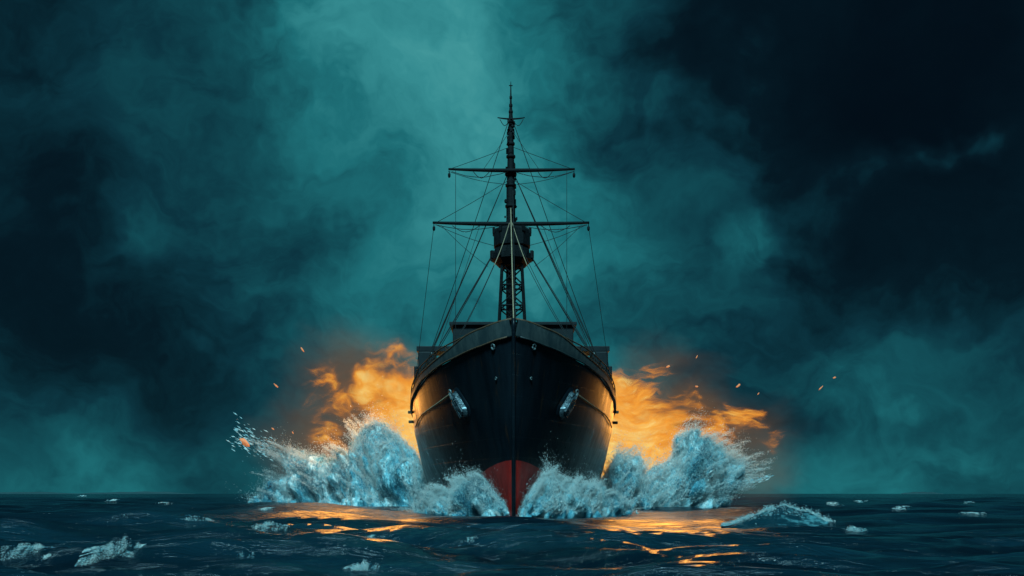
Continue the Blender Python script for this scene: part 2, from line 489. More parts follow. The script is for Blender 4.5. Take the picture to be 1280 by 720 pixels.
    pts = [c - dn * 1.2 + n * .34] + pts
    MB().tube(pts, .055, 6).build('mooring_line', M_pale, ship, True)

# bridge: deckhouse, wings on posts, cabs
bz = 32.0; YB = BOW + bz
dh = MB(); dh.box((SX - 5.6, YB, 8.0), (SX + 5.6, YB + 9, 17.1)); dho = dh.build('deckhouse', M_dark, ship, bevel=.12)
mb = MB(); mb.box((SX - 5.9, YB - .3, 17.1), (SX + 5.9, YB + 9.3, 17.4)); mb.build('house_roof', M_dark, dho, bevel=.05)
for k in range(9):
    x0 = SX - 5.1 + k * 1.15
    mb = MB(); mb.box((x0, YB - .04, 15.2), (x0 + .92, YB - .003, 16.2)); mb.build('bridge_window', M_glass, dho, bevel=0)
for s in (-1, 1):
    wg = MB(); wg.box(sorted((SX + s * 5.61, SX + s * 9.0))[0:1] + [YB + .4, 14.75], [max(SX + s * 5.61, SX + s * 9.0), YB + 3.4, 15.25])
    wo = wg.build('bridge_wing', M_dark, ship, bevel=.06)
    xa, xb = sorted((SX + s * 7.35, SX + s * 8.85))
    mb = MB(); mb.box((xa, YB + .3, 8.0), (xb, YB + 3.5, 14.74)); mb.build('wing_pillar', M_dark, wo, bevel=.12)
    xa, xb = sorted((SX + s * 8.86, SX + s * 9.25))
    mb = MB(); mb.box((xa, YB + .5, 8.0), (xb, YB + 3.2, 13.4)); mb.build('wing_screen', M_dark, wo, bevel=.1)
    mb = MB(); mb.lathe((SX + s * 7.6, YB + .22, 14.5), [(.05, -.14), (.12, -.1), (.12, .1), (.05, .14)], 10); mb.build('side_lamp', M_lamp, wo, True)
# windlass and breakwater on the foredeck
mb = MB(); mb.lathe((0, 0, 0), [(.5, -1.2), (.5, -1.0), (.3, -.95), (.3, .95), (.5, 1.0), (.5, 1.2)], 14)
mb.v = [(SX + z, BOW + 7 + y, b_low(7) + .75 + x) for x, y, z in mb.v]; mb.build('windlass', M_dark, ship, True)

# ---- mast
TM = 14.0; YM = BOW + TM; MX = X(638.5, YM)
def mz(py): return Z(py, YM)
def mx(px): return X(px, YM)
pole = MB()
zs = [(b_low(TM), .34), (mz(330), .36), (mz(285), .34), (mz(240), .33), (mz(205), .26), (mz(170), .20), (mz(148), .16), (mz(128), .075), (mz(108), .04)]
pole.tube([(MX, YM, z) for z, r in zs], [r for z, r in zs], 12)
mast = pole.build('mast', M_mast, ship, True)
for py, r in ((258, .42), (232, .40), (218, .44), (196, .34), (180, .30), (163, .27), (152, .24), (140, .16), (132, .13), (122, .1)):
    MB().lathe((MX, YM, mz(py)), [(r * .8, -.12), (r, -.08), (r, .08), (r * .8, .12)], 12).build('mast_band', M_mast, mast, True)
mb = MB()                                            # blocks and coils lashed up the mast
for k in range(46):
    py = random.uniform(150, 282); rr = .20 + .24 * (py - 150) / 130
    a = random.uniform(0, 6.28); c = Vector((MX + rr * math.cos(a), YM + rr * math.sin(a), mz(py)))
    q = Matrix.Rotation(random.uniform(0, 3), 3, 'X') @ Matrix.Rotation(random.uniform(0, 3), 3, 'Z')
    mb.frame(c, q @ Vector((1, 0, 0)), q @ Vector((0, 1, 0)), q @ Vector((0, 0, 1)), random.uniform(.1, .2), random.uniform(.08, .16), random.uniform(.18, .42))
mb.build('rope_block', M_mast, mast)['kind'] = 'stuff'
fin = MB(); fin.tube([(MX, YM, mz(109)), (MX, YM, mz(102))], [.05, .02], 6); fin.tube([(MX - .14, YM, mz(107)), (MX + .14, YM, mz(107))], .035, 6); fin.build('finial', M_mast, mast, True)
def yard(px0, px1, py, r, name='yard'):
    a, b_ = mx(px0), mx(px1); n = 13; pts = []; R = []
    for k in range(n):
        u = k / (n - 1); pts.append((a + (b_ - a) * u, YM - .45, mz(py) + .10 * (2 * u - 1) ** 2 - .03)); R.append(r * (.55 + .45 * math.sin(math.pi * min(1, max(0, u)))))
    o = MB().tube(pts, R, 8).build(name, M_mast, mast, True)
    return o
for px0, px1, py, r in ((541.5, 736, 281.5, .17), (561, 718, 215, .15), (622, 656, 151, .07)):
    yard(px0, px1, py, r)
for px, py in ((543, 281), (735, 281), (562, 215), (717, 215)):
    mb = MB(); c = Vector((mx(px), YM - .45, mz(py + 6))); mb.tube([c + Vector((0, 0, .3)), c + Vector((0, 0, .12))], .03, 5)
    mb.lathe(c, [(.04, -.22), (.1, -.12), (.1, .08), (.04, .14)], 8); mb.build('tackle_block', M_mast, mast, True)
# foot ropes with hanging bights
for a, b_, py, dip in ((545, 632, 283, 6), (645, 733, 283, 6), (565, 634, 217, 7), (643, 715, 217, 7), (566, 600, 284, 8), (676, 712, 284, 8), (592, 612, 217, 8), (672, 690, 217, 8), (625, 637, 152, 8), (641, 654, 152, 8)):
    MB().tube([(mx(a + (b_ - a) * u), YM - .5, mz(py + dip * math.sin(math.pi * u) + random.uniform(0, .6))) for u in np.linspace(0, 1, 9)], .028, 5).build('foot_rope', M_rope, mast, True)
# crow's nest: two tier platform with rail on the lattice
cn = MB(); CX = X(640, YM)
cn.lathe((CX, YM, 0), [(1.0, mz(334)), (1.42, mz(327)), (1.56, mz(326)), (1.56, mz(319)), (1.38, mz(318)), (1.32, mz(311))], 10, .31)
cno = cn.build('crow_nest', M_mast, mast)
mb = MB(); mb.lathe((CX, YM, 0), [(1.28, mz(310.5)), (1.42, mz(309)), (1.42, mz(290)), (1.28, mz(287)), (.5, mz(284))], 10, .31); mb.build('nest_hood', M_mast, cno) if False else mb.build('nest_hood', M_mast, mast)
for k in range(10):
    a = 2 * math.pi * k / 10 + .31
    MB().frame(Vector((CX + 1.56 * math.cos(a), YM + 1.56 * math.sin(a), mz(320))), Vector((-math.sin(a), math.cos(a), 0)), Vector((0, 0, 1)), Vector((math.cos(a), math.sin(a), 0)), .3, .55, .2).build('nest_bracket', M_mast, mast)
    MB().frame(Vector((CX + 1.42 * math.cos(a), YM + 1.42 * math.sin(a), mz(290))), Vector((-math.sin(a), math.cos(a), 0)), Vector((0, 0, 1)), Vector((math.cos(a), math.sin(a), 0)), .22, .4, .14).build('hood_bracket', M_mast, mast)
# lattice tower below the nest
mb = MB(); zb, zt = b_low(TM), mz(333)
def leg(k, u):
    sx_, sy_ = ((-1, -1), (1, -1), (1, 1), (-1, 1))[k]; w_ = 1.55 + (.95 - 1.55) * u
    return Vector((CX + sx_ * w_ * .78, YM + sy_ * w_ * .78, zb + (zt - zb) * u))
for k in range(4): mb.tube([leg(k, 0), leg(k, 1)], .12, 6)
NL = 6
for q in range(NL):
    for k in range(4):
        a0, a1 = leg(k, q / NL), leg((k + 1) % 4, q / NL); b0, b1 = leg(k, (q + 1) / NL), leg((k + 1) % 4, (q + 1) / NL)
        mb.tube([a0, b1], .055, 5); mb.tube([a1, b0], .055, 5); mb.tube([b0, b1], .07, 5)
        cc = (a0 + b1 + a1 + b0) / 4
        ax = (a1 - a0).normalized(); ring = [cc + (ax * math.cos(w_) + Vector((0, 0, 1)) * math.sin(w_)) * .3 for w_ in np.linspace(0, 6.2832, 11)]
        mb.tube(ring, .05, 5)
mb.build('lattice_tower', M_mast, mast)

# ---- standing and running rigging
def line(p0, p1, r=.03, sag=0.0, mat=M_rope, name='rigging_line'):
    p0 = Vector(p0); p1 = Vector(p1); sag = sag + random.uniform(0, .012) * (p1 - p0).length
    r *= .82
    MB().tube([p0.lerp(p1, u) + Vector((0, 0, -sag * math.sin(math.pi * u))) for u in np.linspace(0, 1, 9 if sag else 2)], r, 5).build(name, mat, ship, True)
def mp(px, py, dy=-.5): return (mx(px), YM + dy, mz(py))
for s in (-1, 1):
    X_ = lambda px: 639 + s * (639 - px)      # mirror about the mast
    # shrouds to the ship's side, fanned aft
    for (px, py), tt, top in (((637, 284), 11.5, 0), ((637, 284), 14, 0), ((637, 284), 17, 0), ((637, 216), 16, 0), ((637, 216), 19.5, 0), ((637, 216), 13, 0), ((637, 153), 21, 0)):
        line((MX + s * .2, YM, mz(py)), P(tt, b_top(tt), s, -.05), .034, name='shroud')
    # braces and lifts
    line(mp(X_(545), 281), mp(639 - s * 0, 226), .026)
    line(mp(X_(563), 214), mp(639, 186), .026)
    line(mp(X_(604), 215), mp(639, 165), .02)
    line(mp(X_(545), 283), mp(X_(617), 309), .026, .12)
    line(mp(X_(552), 284), mp(X_(610), 335), .022, .1)
    line(mp(X_(561), 217), mp(X_(632), 233), .026, .15)
    line(mp(X_(570), 216), (mx(X_(570)), YM - .5, h_top(18)), .022)
    line(mp(X_(543), 285), P(20, b_top(20), s, -.1), .024)
    line(mp(X_(600), 284), P(9, b_top(9), s, -.1), .022)
    line(mp(X_(634), 300, -1.6), P(5.5, b_top(5.5), s, -.1), .026, .2)
line((MX, YM - .35, mz(262)), (SX, BOW + .6, h_top(0) - .05), .05, .25, M_pale, 'fore_stay')
line((MX + .16, YM - .35, mz(240)), (SX + .1, BOW + 1.1, h_top(0) - .05), .03, .2, M_rope, 'fore_stay')
for s in (-1, 1): line((MX + s * .1, YM - 1.6, mz(286)), (MX + s * 1.15, YM - 5.2, mz(352)), .032, .12, M_pale, 'pale_stay')
for s in (-1, 1): line((MX + s * 1.15, YM - 5.2, mz(352)), P(5, b_top(5), s, -.05), .026, .1, M_rope, 'rigging_line')

# ------------------------------------------------------------------ foam
m, t, b = material('foam_water')
co_ = t.add('ShaderNodeTexCoord').outputs['Object']
wv = t.vec('ADD', co_, t.vec('SCALE', t.noise(co_, .55, 3, .5, color=True), scale=1.6))
s1 = t.noise(t.mapping(wv, rot=(0, .7, 0), scale=(1.7, 1.7, .42)), .40, 7, .6)
s2 = t.noise(t.mapping(wv, rot=(0, -.6, 0), scale=(1.9, 1.9, .45)), 2.0, 6, .62)
f = t.mapr(t.math('ADD', t.math('MULTIPLY', s1, .65), t.math('MULTIPLY', s2, .35)), .36, .62)
t.put(b.inputs['Base Color'], t.ramp(f, [(0, (.022, .15, .22)), (.4, (.08, .33, .42)), (.7, (.30, .60, .67)), (1, (.80, .89, .90))]))
t.put(b.inputs['Roughness'], t.mapr(f, 0, 1, .28, .7, False))
b.inputs['Specular IOR Level'].default_value = .35
bp = t.add('ShaderNodeBump'); bp.inputs['Strength'].default_value = .8; bp.inputs['Distance'].default_value = .30
t.put(bp.inputs['Height'], t.math('ADD', s2, t.math('MULTIPLY', t.noise(wv, 7.0, 5, .7), .4))); t.put(b.inputs['Normal'], bp.outputs[0])
M_foam = m
m, t, b = material('spray_drops')
b.inputs['Base Color'].default_value = (.50, .76, .82, 1); b.inputs['Roughness'].default_value = .45
tr = t.add('ShaderNodeBsdfTranslucent'); tr.inputs[0].default_value = (.75, .85, .85, 1)
mx_ = t.add('ShaderNodeMixShader'); mx_.inputs[0].default_value = .45
t.l.new(b.outputs[0], mx_.inputs[1]); t.l.new(tr.outputs[0], mx_.inputs[2]); t.l.new(mx_.outputs[0], t.n['Material Output'].inputs[0])
M_spray = m
isl = t.add('ShaderNodeNewGeometry').outputs['Random Per Island']
t.put(b.inputs['Base Color'], t.ramp(isl, [(0, (.16, .46, .56)), (.5, (.45, .72, .78)), (1, (.85, .92, .92))]))
def water_tone(name, lo, hi):
    m, t, b = material(name)
    isl = t.add('ShaderNodeNewGeometry').outputs['Random Per Island']
    t.put(b.inputs['Base Color'], t.mix(isl, (*lo, 1), (*hi, 1)))
    b.inputs['Roughness'].default_value = .42; b.inputs['Specular IOR Level'].default_value = .3
    tr = t.add('ShaderNodeBsdfTranslucent'); tr.inputs[0].default_value = (*[min(.95, q * 1.1) for q in hi], 1)
    mx_ = t.add('ShaderNodeMixShader'); mx_.inputs[0].default_value = .35
    t.l.new(b.outputs[0], mx_.inputs[1]); t.l.new(tr.outputs[0], mx_.inputs[2]); t.l.new(mx_.outputs[0], t.n['Material Output'].inputs[0])
    return m
# clear water, aerated water, dense foam
M_tones = [water_tone('clear_water', (.030, .17, .25), (.09, .33, .42)), water_tone('aerated_water', (.26, .56, .63), (.52, .77, .81)), water_tone('dense_foam', (.70, .86, .88), (.95, .96, .94))]
M_strand = M_tones[2]


def inside(p, poly):
    x, y = p; c = False; n = len(poly)
    for i_ in range(n):
        x0, y0 = poly[i_]; x1, y1 = poly[i_ - 1]
        if (y0 > y) != (y1 > y) and x < (x1 - x0) * (y - y0) / (y1 - y0) + x0: c = not c
    return c
def edge_dist(p, poly):
    best = 1e9; P_ = Vector(p)
    for i_ in range(len(poly)):
        a = Vector(poly[i_ - 1]); b_ = Vector(poly[i_]); ab = b_ - a
        u = max(0, min(1, (P_ - a).dot(ab) / max(1e-9, ab.length_squared)))
        best = min(best, (P_ - a - ab * u).length)
    return best


ICO = None
def ico():
    global ICO
    if ICO is None:
        bm = bmesh.new(); bmesh.ops.create_icosphere(bm, subdivisions=2, radius=1)
        ICO = (np.array([v.co[:] for v in bm.verts]), [tuple(v.index for v in f.verts) for f in bm.faces]); bm.free()
    return ICO


def lump(balls, voxel):
    """one closed skin round many balls"""
    V0, F0 = ico(); vs = []; fs = []
    for k, (c, r) in enumerate(balls):
        vs.append(V0 * r + np.array(c)); o = k * len(V0)
        fs += [(a + o, b_ + o, c_ + o) for a, b_, c_ in F0]
    me = bpy.data.meshes.new('tmp'); me.from_pydata(np.concatenate(vs).tolist(), [], fs)
    ob = bpy.data.objects.new('tmp', me); COL.objects.link(ob)
    md = ob.modifiers.new('r', 'REMESH'); md.mode = 'VOXEL'; md.voxel_size = voxel
    dg = bpy.context.evaluated_depsgraph_get(); out = bpy.data.meshes.new_from_object(ob.evaluated_get(dg))
    bpy.data.objects.remove(ob); bpy.data.meshes.remove(me)
    return out


def churn(me, amps, flow, soft=0):
    """break a skin into torn, streaked water"""
    fl = Vector(flow).normalized(); q = fl.rotation_difference(Vector((0, 0, 1))).to_matrix()
    bm = bmesh.new(); bm.from_mesh(me)
    for _ in range(soft): bmesh.ops.smooth_vert(bm, verts=bm.verts, factor=.5, use_axis_x=True, use_axis_y=True, use_axis_z=True)
    bm.normal_update(); bm.to_mesh(me); bm.free()
    n = len(me.vertices); nor = [v.normal.copy() for v in me.vertices]
    for v, nn in zip(me.vertices, nor):
        p = v.co; s_ = q @ p; s_.z *= .22
        dsp = 0
        for sc, a in amps:
            s2_ = s_ * sc
            dsp += a * (noise.fractal(s2_, .9, 2.1, 4) )
        ridged = abs(noise.noise(s_ * amps[0][0] * 1.7)) - .25
        v.co = p + nn * (dsp - ridged * amps[0][1] * .8) + fl * (dsp * .6)
    me.update()


def spray(me, n, flow, size, reach, zmin, name, parent, extra=None, top_bias=1.0):
    """torn flecks of water thrown off a skin"""
    fl = Vector(flow).normalized()
    tris = me.polygons; areas = np.array([p.area for p in tris]); hz = np.array([p.center.z for p in tris])
    wt = areas * np.clip((hz - zmin) / max(.1, hz.max() - zmin), 0.02, 1) ** top_bias
    idx = rng.choice(len(tris), n, p=wt / wt.sum())
    vs = []; fs = []
    def fleck(c, ax, L, w_):
        u = ax.cross(Vector((random.gauss(0, 1), random.gauss(0, 1), random.gauss(0, 1)))).normalized(); w2 = ax.cross(u)
        k = len(vs)
        vs.extend([c + ax * L, c + u * w_, c - u * w_ * .6 + w2 * w_ * .8, c - u * w_ * .6 - w2 * w_ * .8, c - ax * L * .8])
        fs.extend([(k, k + 1, k + 2), (k, k + 2, k + 3), (k, k + 3, k + 1), (k + 4, k + 2, k + 1), (k + 4, k + 3, k + 2), (k + 4, k + 1, k + 3)])
    for i_ in idx:
        p = tris[int(i_)]; nn = p.normal
        off = random.expovariate(1 / reach) if random.random() < .4 else 0.015
        ax = (fl + nn * .25 + Vector((random.gauss(0, .28), random.gauss(0, .28), random.gauss(0, .28)))).normalized()
        s_ = size * random.lognormvariate(0, .5) * (1 if off < reach * 1.5 else .65)
        c = p.center + (nn * .55 + fl * .65) * off + Vector((random.gauss(0, .1), random.gauss(0, .1), random.gauss(0, .1))) * size * 2
        fleck(c, ax, s_ * random.uniform(1, 2.6), s_ * .45)
    for c, ax, s_ in extra or ():
        fleck(c, ax, s_ * 2.2, s_ * .5)
    m2 = bpy.data.meshes.new(name); m2.from_pydata(vs, [], fs); m2.update()
    o = link(name, m2, M_spray, parent, False); o['kind'] = 'stuff'
    return o


def flecks(C, AX, L, WD, name, parent, mat, tone=None):
    """many small slivers of water in one mesh: centres, axes, half lengths, half widths"""
    n = len(C); AX = AX / np.linalg.norm(AX, axis=1, keepdims=True)
    U = np.cross(AX, rng.normal(size=(n, 3))); U /= np.linalg.norm(U, axis=1, keepdims=True); V_ = np.cross(AX, U)
    L = L[:, None]; WD = WD[:, None]
    P4 = np.stack([C + AX * L, C - AX * L * .6 + U * WD, C - AX * L * .6 - U * WD * .6 + V_ * WD * .8, C - AX * L * .6 - U * WD * .6 - V_ * WD * .8], 1)
    base = (np.arange(n) * 4)[:, None, None]
    T = np.array([[0, 1, 2], [0, 2, 3], [0, 3, 1], [1, 3, 2]])[None] + base
    me = bpy.data.meshes.new(name); T = T.reshape(-1, 3).astype(np.int32)
    me.vertices.add(n * 4); me.vertices.foreach_set('co', P4.reshape(-1).astype(np.float32))
    me.loops.add(len(T) * 3); me.loops.foreach_set('vertex_index', T.reshape(-1))
    me.polygons.add(len(T)); me.polygons.foreach_set('loop_start', np.arange(0, len(T) * 3, 3, dtype=np.int32))
    me.update(calc_edges=True)
    o = link(name, me, mat, parent, False); o['kind'] = 'stuff'
    if tone is not None:
        for q in M_tones[1:]: me.materials.append(q)
        me.polygons.foreach_set('material_index', np.repeat(tone, 4).astype(np.int32))
    return o


def strands(me, n, src, size, length, lift, zmin, name, parent, per=22):
    """runs of spray drops that stream over the skin, away from where the hull cuts the sea"""
    from mathutils.bvhtree import BVHTree
    bm = bmesh.new(); bm.from_mesh(me); bv = BVHTree.FromBMesh(bm); bm.free()
    src = Vector(src); tris = me.polygons
    ar = np.array([p.area for p in tris]); idx = rng.choice(len(tris), n, p=ar / ar.sum())
    C = []; A_ = []; Ls = []; Tn = []
    for i_ in idx:
        pc = tris[int(i_)]
        if pc.normal.z < -.55 or pc.center.z < zmin: continue
        c = pc.center.copy(); Ln = length * random.lognormvariate(0, .45)
        k = 6; off = random.random() ** 3 * lift; free = None; prev = None; wide = .35 + random.random(); tn = noise.noise(c * .33) * 1.5 + noise.noise(c * .9 + Vector((5, 0, 0))) * .7 + random.gauss(.26, .15); tn = 0 if tn < -.22 else 1 if tn < .16 else 2
        for q in range(k):
            hit = bv.find_nearest(c); nn = hit[1]
            d_ = (c - src).normalized() * .9 + Vector((0, 0, .25)) + noise.noise_vector(c * .45) * .8
            d_ = d_ - nn * d_.dot(nn) * .8
            d_.normalize()
            on = hit[0] + nn * (off + .01)
            if free is None and q > 1 and nn.z > .3 and random.random() < .3: free = (d_ + Vector((0, 0, .35))).normalized()
            if free is not None: on = c; d_ = free; free = (free + Vector((0, 0, -.16))).normalized()
            if prev is not None:
                m_ = per // (k - 1)
                for w_ in range(m_):
                    u = (w_ + random.random()) / m_
                    jit = size * wide * (1.0 + (2.2 * (q - 1) if free is not None else .5 * q))
                    C.append((prev.lerp(on, u) + Vector((random.gauss(0, jit), random.gauss(0, jit), random.gauss(0, jit))))[:]); A_.append(d_[:]); Tn.append(2 if free is not None and q > 3 else tn); Ls.append(random.lognormvariate(0, .45) * (.8 if free is not None else 1.0))
            prev = on; c = on + d_ * (Ln / k); off += lift * .08
    C = np.array(C); A_ = np.array(A_) + rng.normal(scale=.2, size=(len(C), 3)); Ls = np.array(Ls) * size
    flecks(C, A_, Ls * rng.uniform(1.0, 2.6, len(C)), Ls * .55, name, parent, M_tones[0], np.array(Tn))


def jets(poly, depth, src, count, per, size, rise, name, parent, near=3.5, share=.62):
    """tongues of torn water: some break out of the crest, some race up the face"""
    C = []; A_ = []; Ls = []; Tn = []
    ys = [p[1] for p in poly]; xs = [p[0] for p in poly]; y0, y1 = min(ys), max(ys)
    for q in range(count):
        crest = random.random() < share
        for _ in range(300):
            if crest:
                i_ = random.randrange(len(poly)); a, b_ = poly[i_ - 1], poly[i_]; u = random.random()
                p = (a[0] + (b_[0] - a[0]) * u, a[1] + (b_[1] - a[1]) * u)
                if p[1] < y1 - .28 * (y1 - y0): break
            else:
                p = (random.uniform(min(xs), max(xs)), random.uniform(y0, y1))
                if inside(p, poly) and p[1] > y0 + .2 * (y1 - y0): break
        Y = depth(*p) + (random.uniform(-1.0, .6) * near * .5 if crest else -near * random.uniform(.5, 1.0))
        o = W(p[0], p[1], Y); d_ = (o - src); d_.y *= .3; d_.normalize()
        d_ = (d_ + Vector((0, -.15, .45)) + noise.noise_vector(o * .3) * .5).normalized()
        Ln = rise * random.lognormvariate(0, .45) * (1 if crest else 1.25); w0 = Ln * random.uniform(.10, .22)
        bow = Vector((d_.x, 0, 0)).normalized() * Ln * .28 if abs(d_.x) > .01 else Vector()
        side = d_.cross(Vector((0, 1, 0))).normalized(); st = o - d_ * Ln * .45
        m_ = int(per * random.uniform(.6, 1.3)); seed = Vector((q * 7.1, 0, 0))
        for k in range(m_):
            u = random.random() ** .85; lat = random.gauss(0, .5) * w0 * (1 - u) ** .7
            lace = noise.noise(Vector((lat / w0 * 3, u * 1.6, 0)) + seed)
            if lace < random.gauss(-.15, .12): continue
            c = st + d_ * Ln * u + bow * u * u - Vector((0, 0, 1)) * Ln * .22 * u * u + side * lat + Vector((0, random.gauss(0, .25) * w0, 0)) + Vector((random.gauss(0, 1), random.gauss(0, 1), random.gauss(0, 1))) * size * (.4 + 3.5 * u ** 4)
            if c.z < -.1: continue
            C.append(c[:]); A_.append((d_ * (1 - .5 * u) + bow * u / Ln * 1.4 - Vector((0, 0, .5 * u)))[:])
            Ls.append(random.lognormvariate(0, .45) * (1 - .4 * u)); Tn.append(2 if u + lace * .8 + random.gauss(0, .15) > .30 else 1)
    C = np.array(C); A_ = np.array(A_) + rng.normal(scale=.15, size=(len(C), 3)); Ls = np.array(Ls) * size
    flecks(C, A_, Ls * rng.uniform(1.2, 3.0, len(C)), Ls * .55, name, parent, M_tones[0], np.array(Tn))


def mist(balls, grow, dens, name, parent, scale):
    """fine wet air that hangs round the thrown water"""
    m = bpy.data.materials.new(name); m.use_nodes = True; t = NT(m.node_tree); t.n.remove(t.n['Principled BSDF'])
    co_ = t.add('ShaderNodeTexCoord').outputs['Object']
    n_ = t.noise(co_, scale, 4, .6)
    sc = t.add('ShaderNodeVolumeScatter'); sc.inputs[0].default_value = (.72, .95, 1.0, 1); sc.inputs['Anisotropy'].default_value = .25
    t.put(sc.inputs['Density'], t.mapr(n_, .42, .66, 0.0, dens))
    t.l.new(sc.outputs[0], t.n['Material Output'].inputs['Volume'])
    m.cycles.volume_step_rate = 0.5
    me = lump([(c, r + grow) for c, r in balls], max(.2, grow * .6))
    link(name, me, m, parent)


def splash(name, label, cat, poly, depth, flow, rpx, step, thick, amps, voxel, nspray, spray_size, reach, group=None, extra=None, apron=True, src=None, strand=None, fog=None, jet=None):
    xs = [p[0] for p in poly]; ys = [p[1] for p in poly]
    balls = []
    y = min(ys)
    while y < max(ys):
        x = min(xs)
        while x < max(xs):
            p = (x + random.uniform(-.5, .5) * step, y + random.uniform(-.5, .5) * step)
            if inside(p, poly):
                e = edge_dist(p, poly); Y0 = depth(p[0], p[1])
                r = min(rpx, max(step * .55, e * .95)); rm = r * Y0 / F
                dd = min(thick, e * Y0 / F * 1.1)
                for _ in range(2 if dd > .5 else 1):
                    Y = Y0 + random.uniform(-1, 1) * dd
                    balls.append((W(p[0], p[1], Y)[:], rm * random.uniform(.9, 1.08)))
            x += step
        y += step
    zlow = min(b_[0][2] for b_ in balls)
    more = []
    if apron:
        for c, r in balls:                       # down to the sea
            if c[2] < zlow + 1.6:
                z = c[2] - r
                while z > -.35:
                    more.append(((c[0] + random.gauss(0, .1), c[1] + random.gauss(-.1, .4), z), r * 1.0)); z -= r
    me = lump(balls + more, voxel)
    churn(me, amps, flow, 4)
    c = Vector(np.mean([b_[0] for b_ in balls], 0))
    root = empty(name, (c.x, c.y, 0), label, cat, group)
    link('foam_body', me, M_foam, root)
    if fog: mist(balls, fog[0], fog[1], 'spray_mist', root, .9)
    if jet: jets(poly, depth, Vector(src), *jet[:4], 'water_jets', root, jet[4])
    if strand: strands(me, strand[0], src, strand[1], strand[2], strand[3], .15, 'water_strands', root)
    spray(me, nspray, flow, spray_size, reach, .3, 'spray', root, extra)
    return root


left_poly = [(312, 624), (333, 617), (352, 606), (362, 592), (350, 572), (338, 556), (352, 558), (366, 566), (378, 566), (395, 577), (411, 581), (424, 577), (421, 563), (437, 564), (449, 553), (446, 540), (460, 533), (480, 536), (500, 549), (512, 566), (527, 584), (536, 608), (540, 640), (470, 640), (395, 636), (350, 629)]
right_poly = [(752, 606), (763, 584), (773, 571), (784, 573), (795, 588), (808, 601), (821, 596), (837, 584), (848, 571), (844, 550), (855, 548), (866, 553), (880, 550), (891, 561), (903, 566), (918, 574), (931, 587), (930, 598), (918, 611), (903, 622), (900, 631), (868, 637), (830, 640), (750, 641)]
bowl_poly = [(641, 647), (633, 636), (617, 618), (607, 599), (598, 592), (592, 599), (575, 604), (560, 610), (545, 614), (533, 626), (521, 639), (532, 640), (562, 641), (600, 642), (630, 647)]
bowr_poly = [(643, 647), (658, 634), (669, 610), (682, 594), (690, 597), (705, 604), (725, 604), (741, 608), (760, 619), (777, 629), (792, 638), (802, 638), (780, 641), (720, 641), (690, 642), (655, 647)]
ex = []
for k in range(230):                                   # the plume thrown to the upper left
    u = random.random() ** .8; px = 352 - 58 * u + random.gauss(0, 5); py = 566 - 24 * u + random.gauss(0, 7 + 5 * u)
    ex.append((W(px, py, 108 + random.gauss(0, 1)), Vector((-.85, random.gauss(0, .2), .45 + random.gauss(0, .15))).normalized(), random.uniform(.05, .17)))
splash('wave_splash', 'tall twin peaked blue white splash thrown up left of the ship', 'splash', left_poly,
       lambda px, py: 90 + max(0, 530 - px) * .09, (-.65, -.1, .8), 13, 6.5, 1.6, ((.30, .85), (.8, .42), (2.6, .10)), .17, 42000, .026, .26, 'splashes thrown up by the hull', ex, src=(X(520, 90), 90, -5), strand=(11000, .027, 2.3, .22), fog=(.5, .10), jet=(105, 850, .026, 2.4, 3.2))
ex = []
for k in range(70):
    u = random.random(); px = 930 + 34 * u + random.gauss(0, 2); py = 604 - 9 * u + random.gauss(0, 2.0)
    ex.append((W(px, py, 94 + random.gauss(0, .6)), Vector((.9, 0, .3)), random.uniform(.04, .12)))
splash('wave_splash', 'blue white splash with a torn crest thrown up right of the ship', 'splash', right_poly,
       lambda px, py: 89 + max(0, px - 760) * .035, (.62, -.1, .8), 13, 6.5, 1.6, ((.30, .85), (.8, .42), (2.6, .10)), .17, 38000, .026, .26, 'splashes thrown up by the hull', ex, src=(X(765, 90), 90, -4), strand=(9500, .027, 2.1, .22), fog=(.5, .10), jet=(105, 850, .026, 2.4, 3.2))
splash('bow_wave', 'churning bow wave of blue white foam left of the red stem', 'bow wave', bowl_poly,
       lambda px, py: 60.2 + (642 - px) * .075, (-.5, -.35, .8), 9, 5, .7, ((.5, .34), (1.5, .13), (4.5, .04)), .11, 24000, .018, .12, 'bow waves at the stem', src=(SX, 60.5, -1.5), strand=(8000, .018, 1.2, .12), fog=(.26, .15), jet=(60, 700, .018, 1.15, 1.0))
splash('bow_wave', 'long low bow wave running right from the red stem', 'bow wave', bowr_poly,
       lambda px, py: 60.2 + (px - 642) * .075, (.5, -.35, .8), 9, 5, .7, ((.5, .34), (1.5, .13), (4.5, .04)), .11, 24000, .018, .12, 'bow waves at the stem', src=(SX, 60.5, -1.5), strand=(8000, .018, 1.2, .12), fog=(.26, .15), jet=(60, 700, .018, 1.15, 1.0))

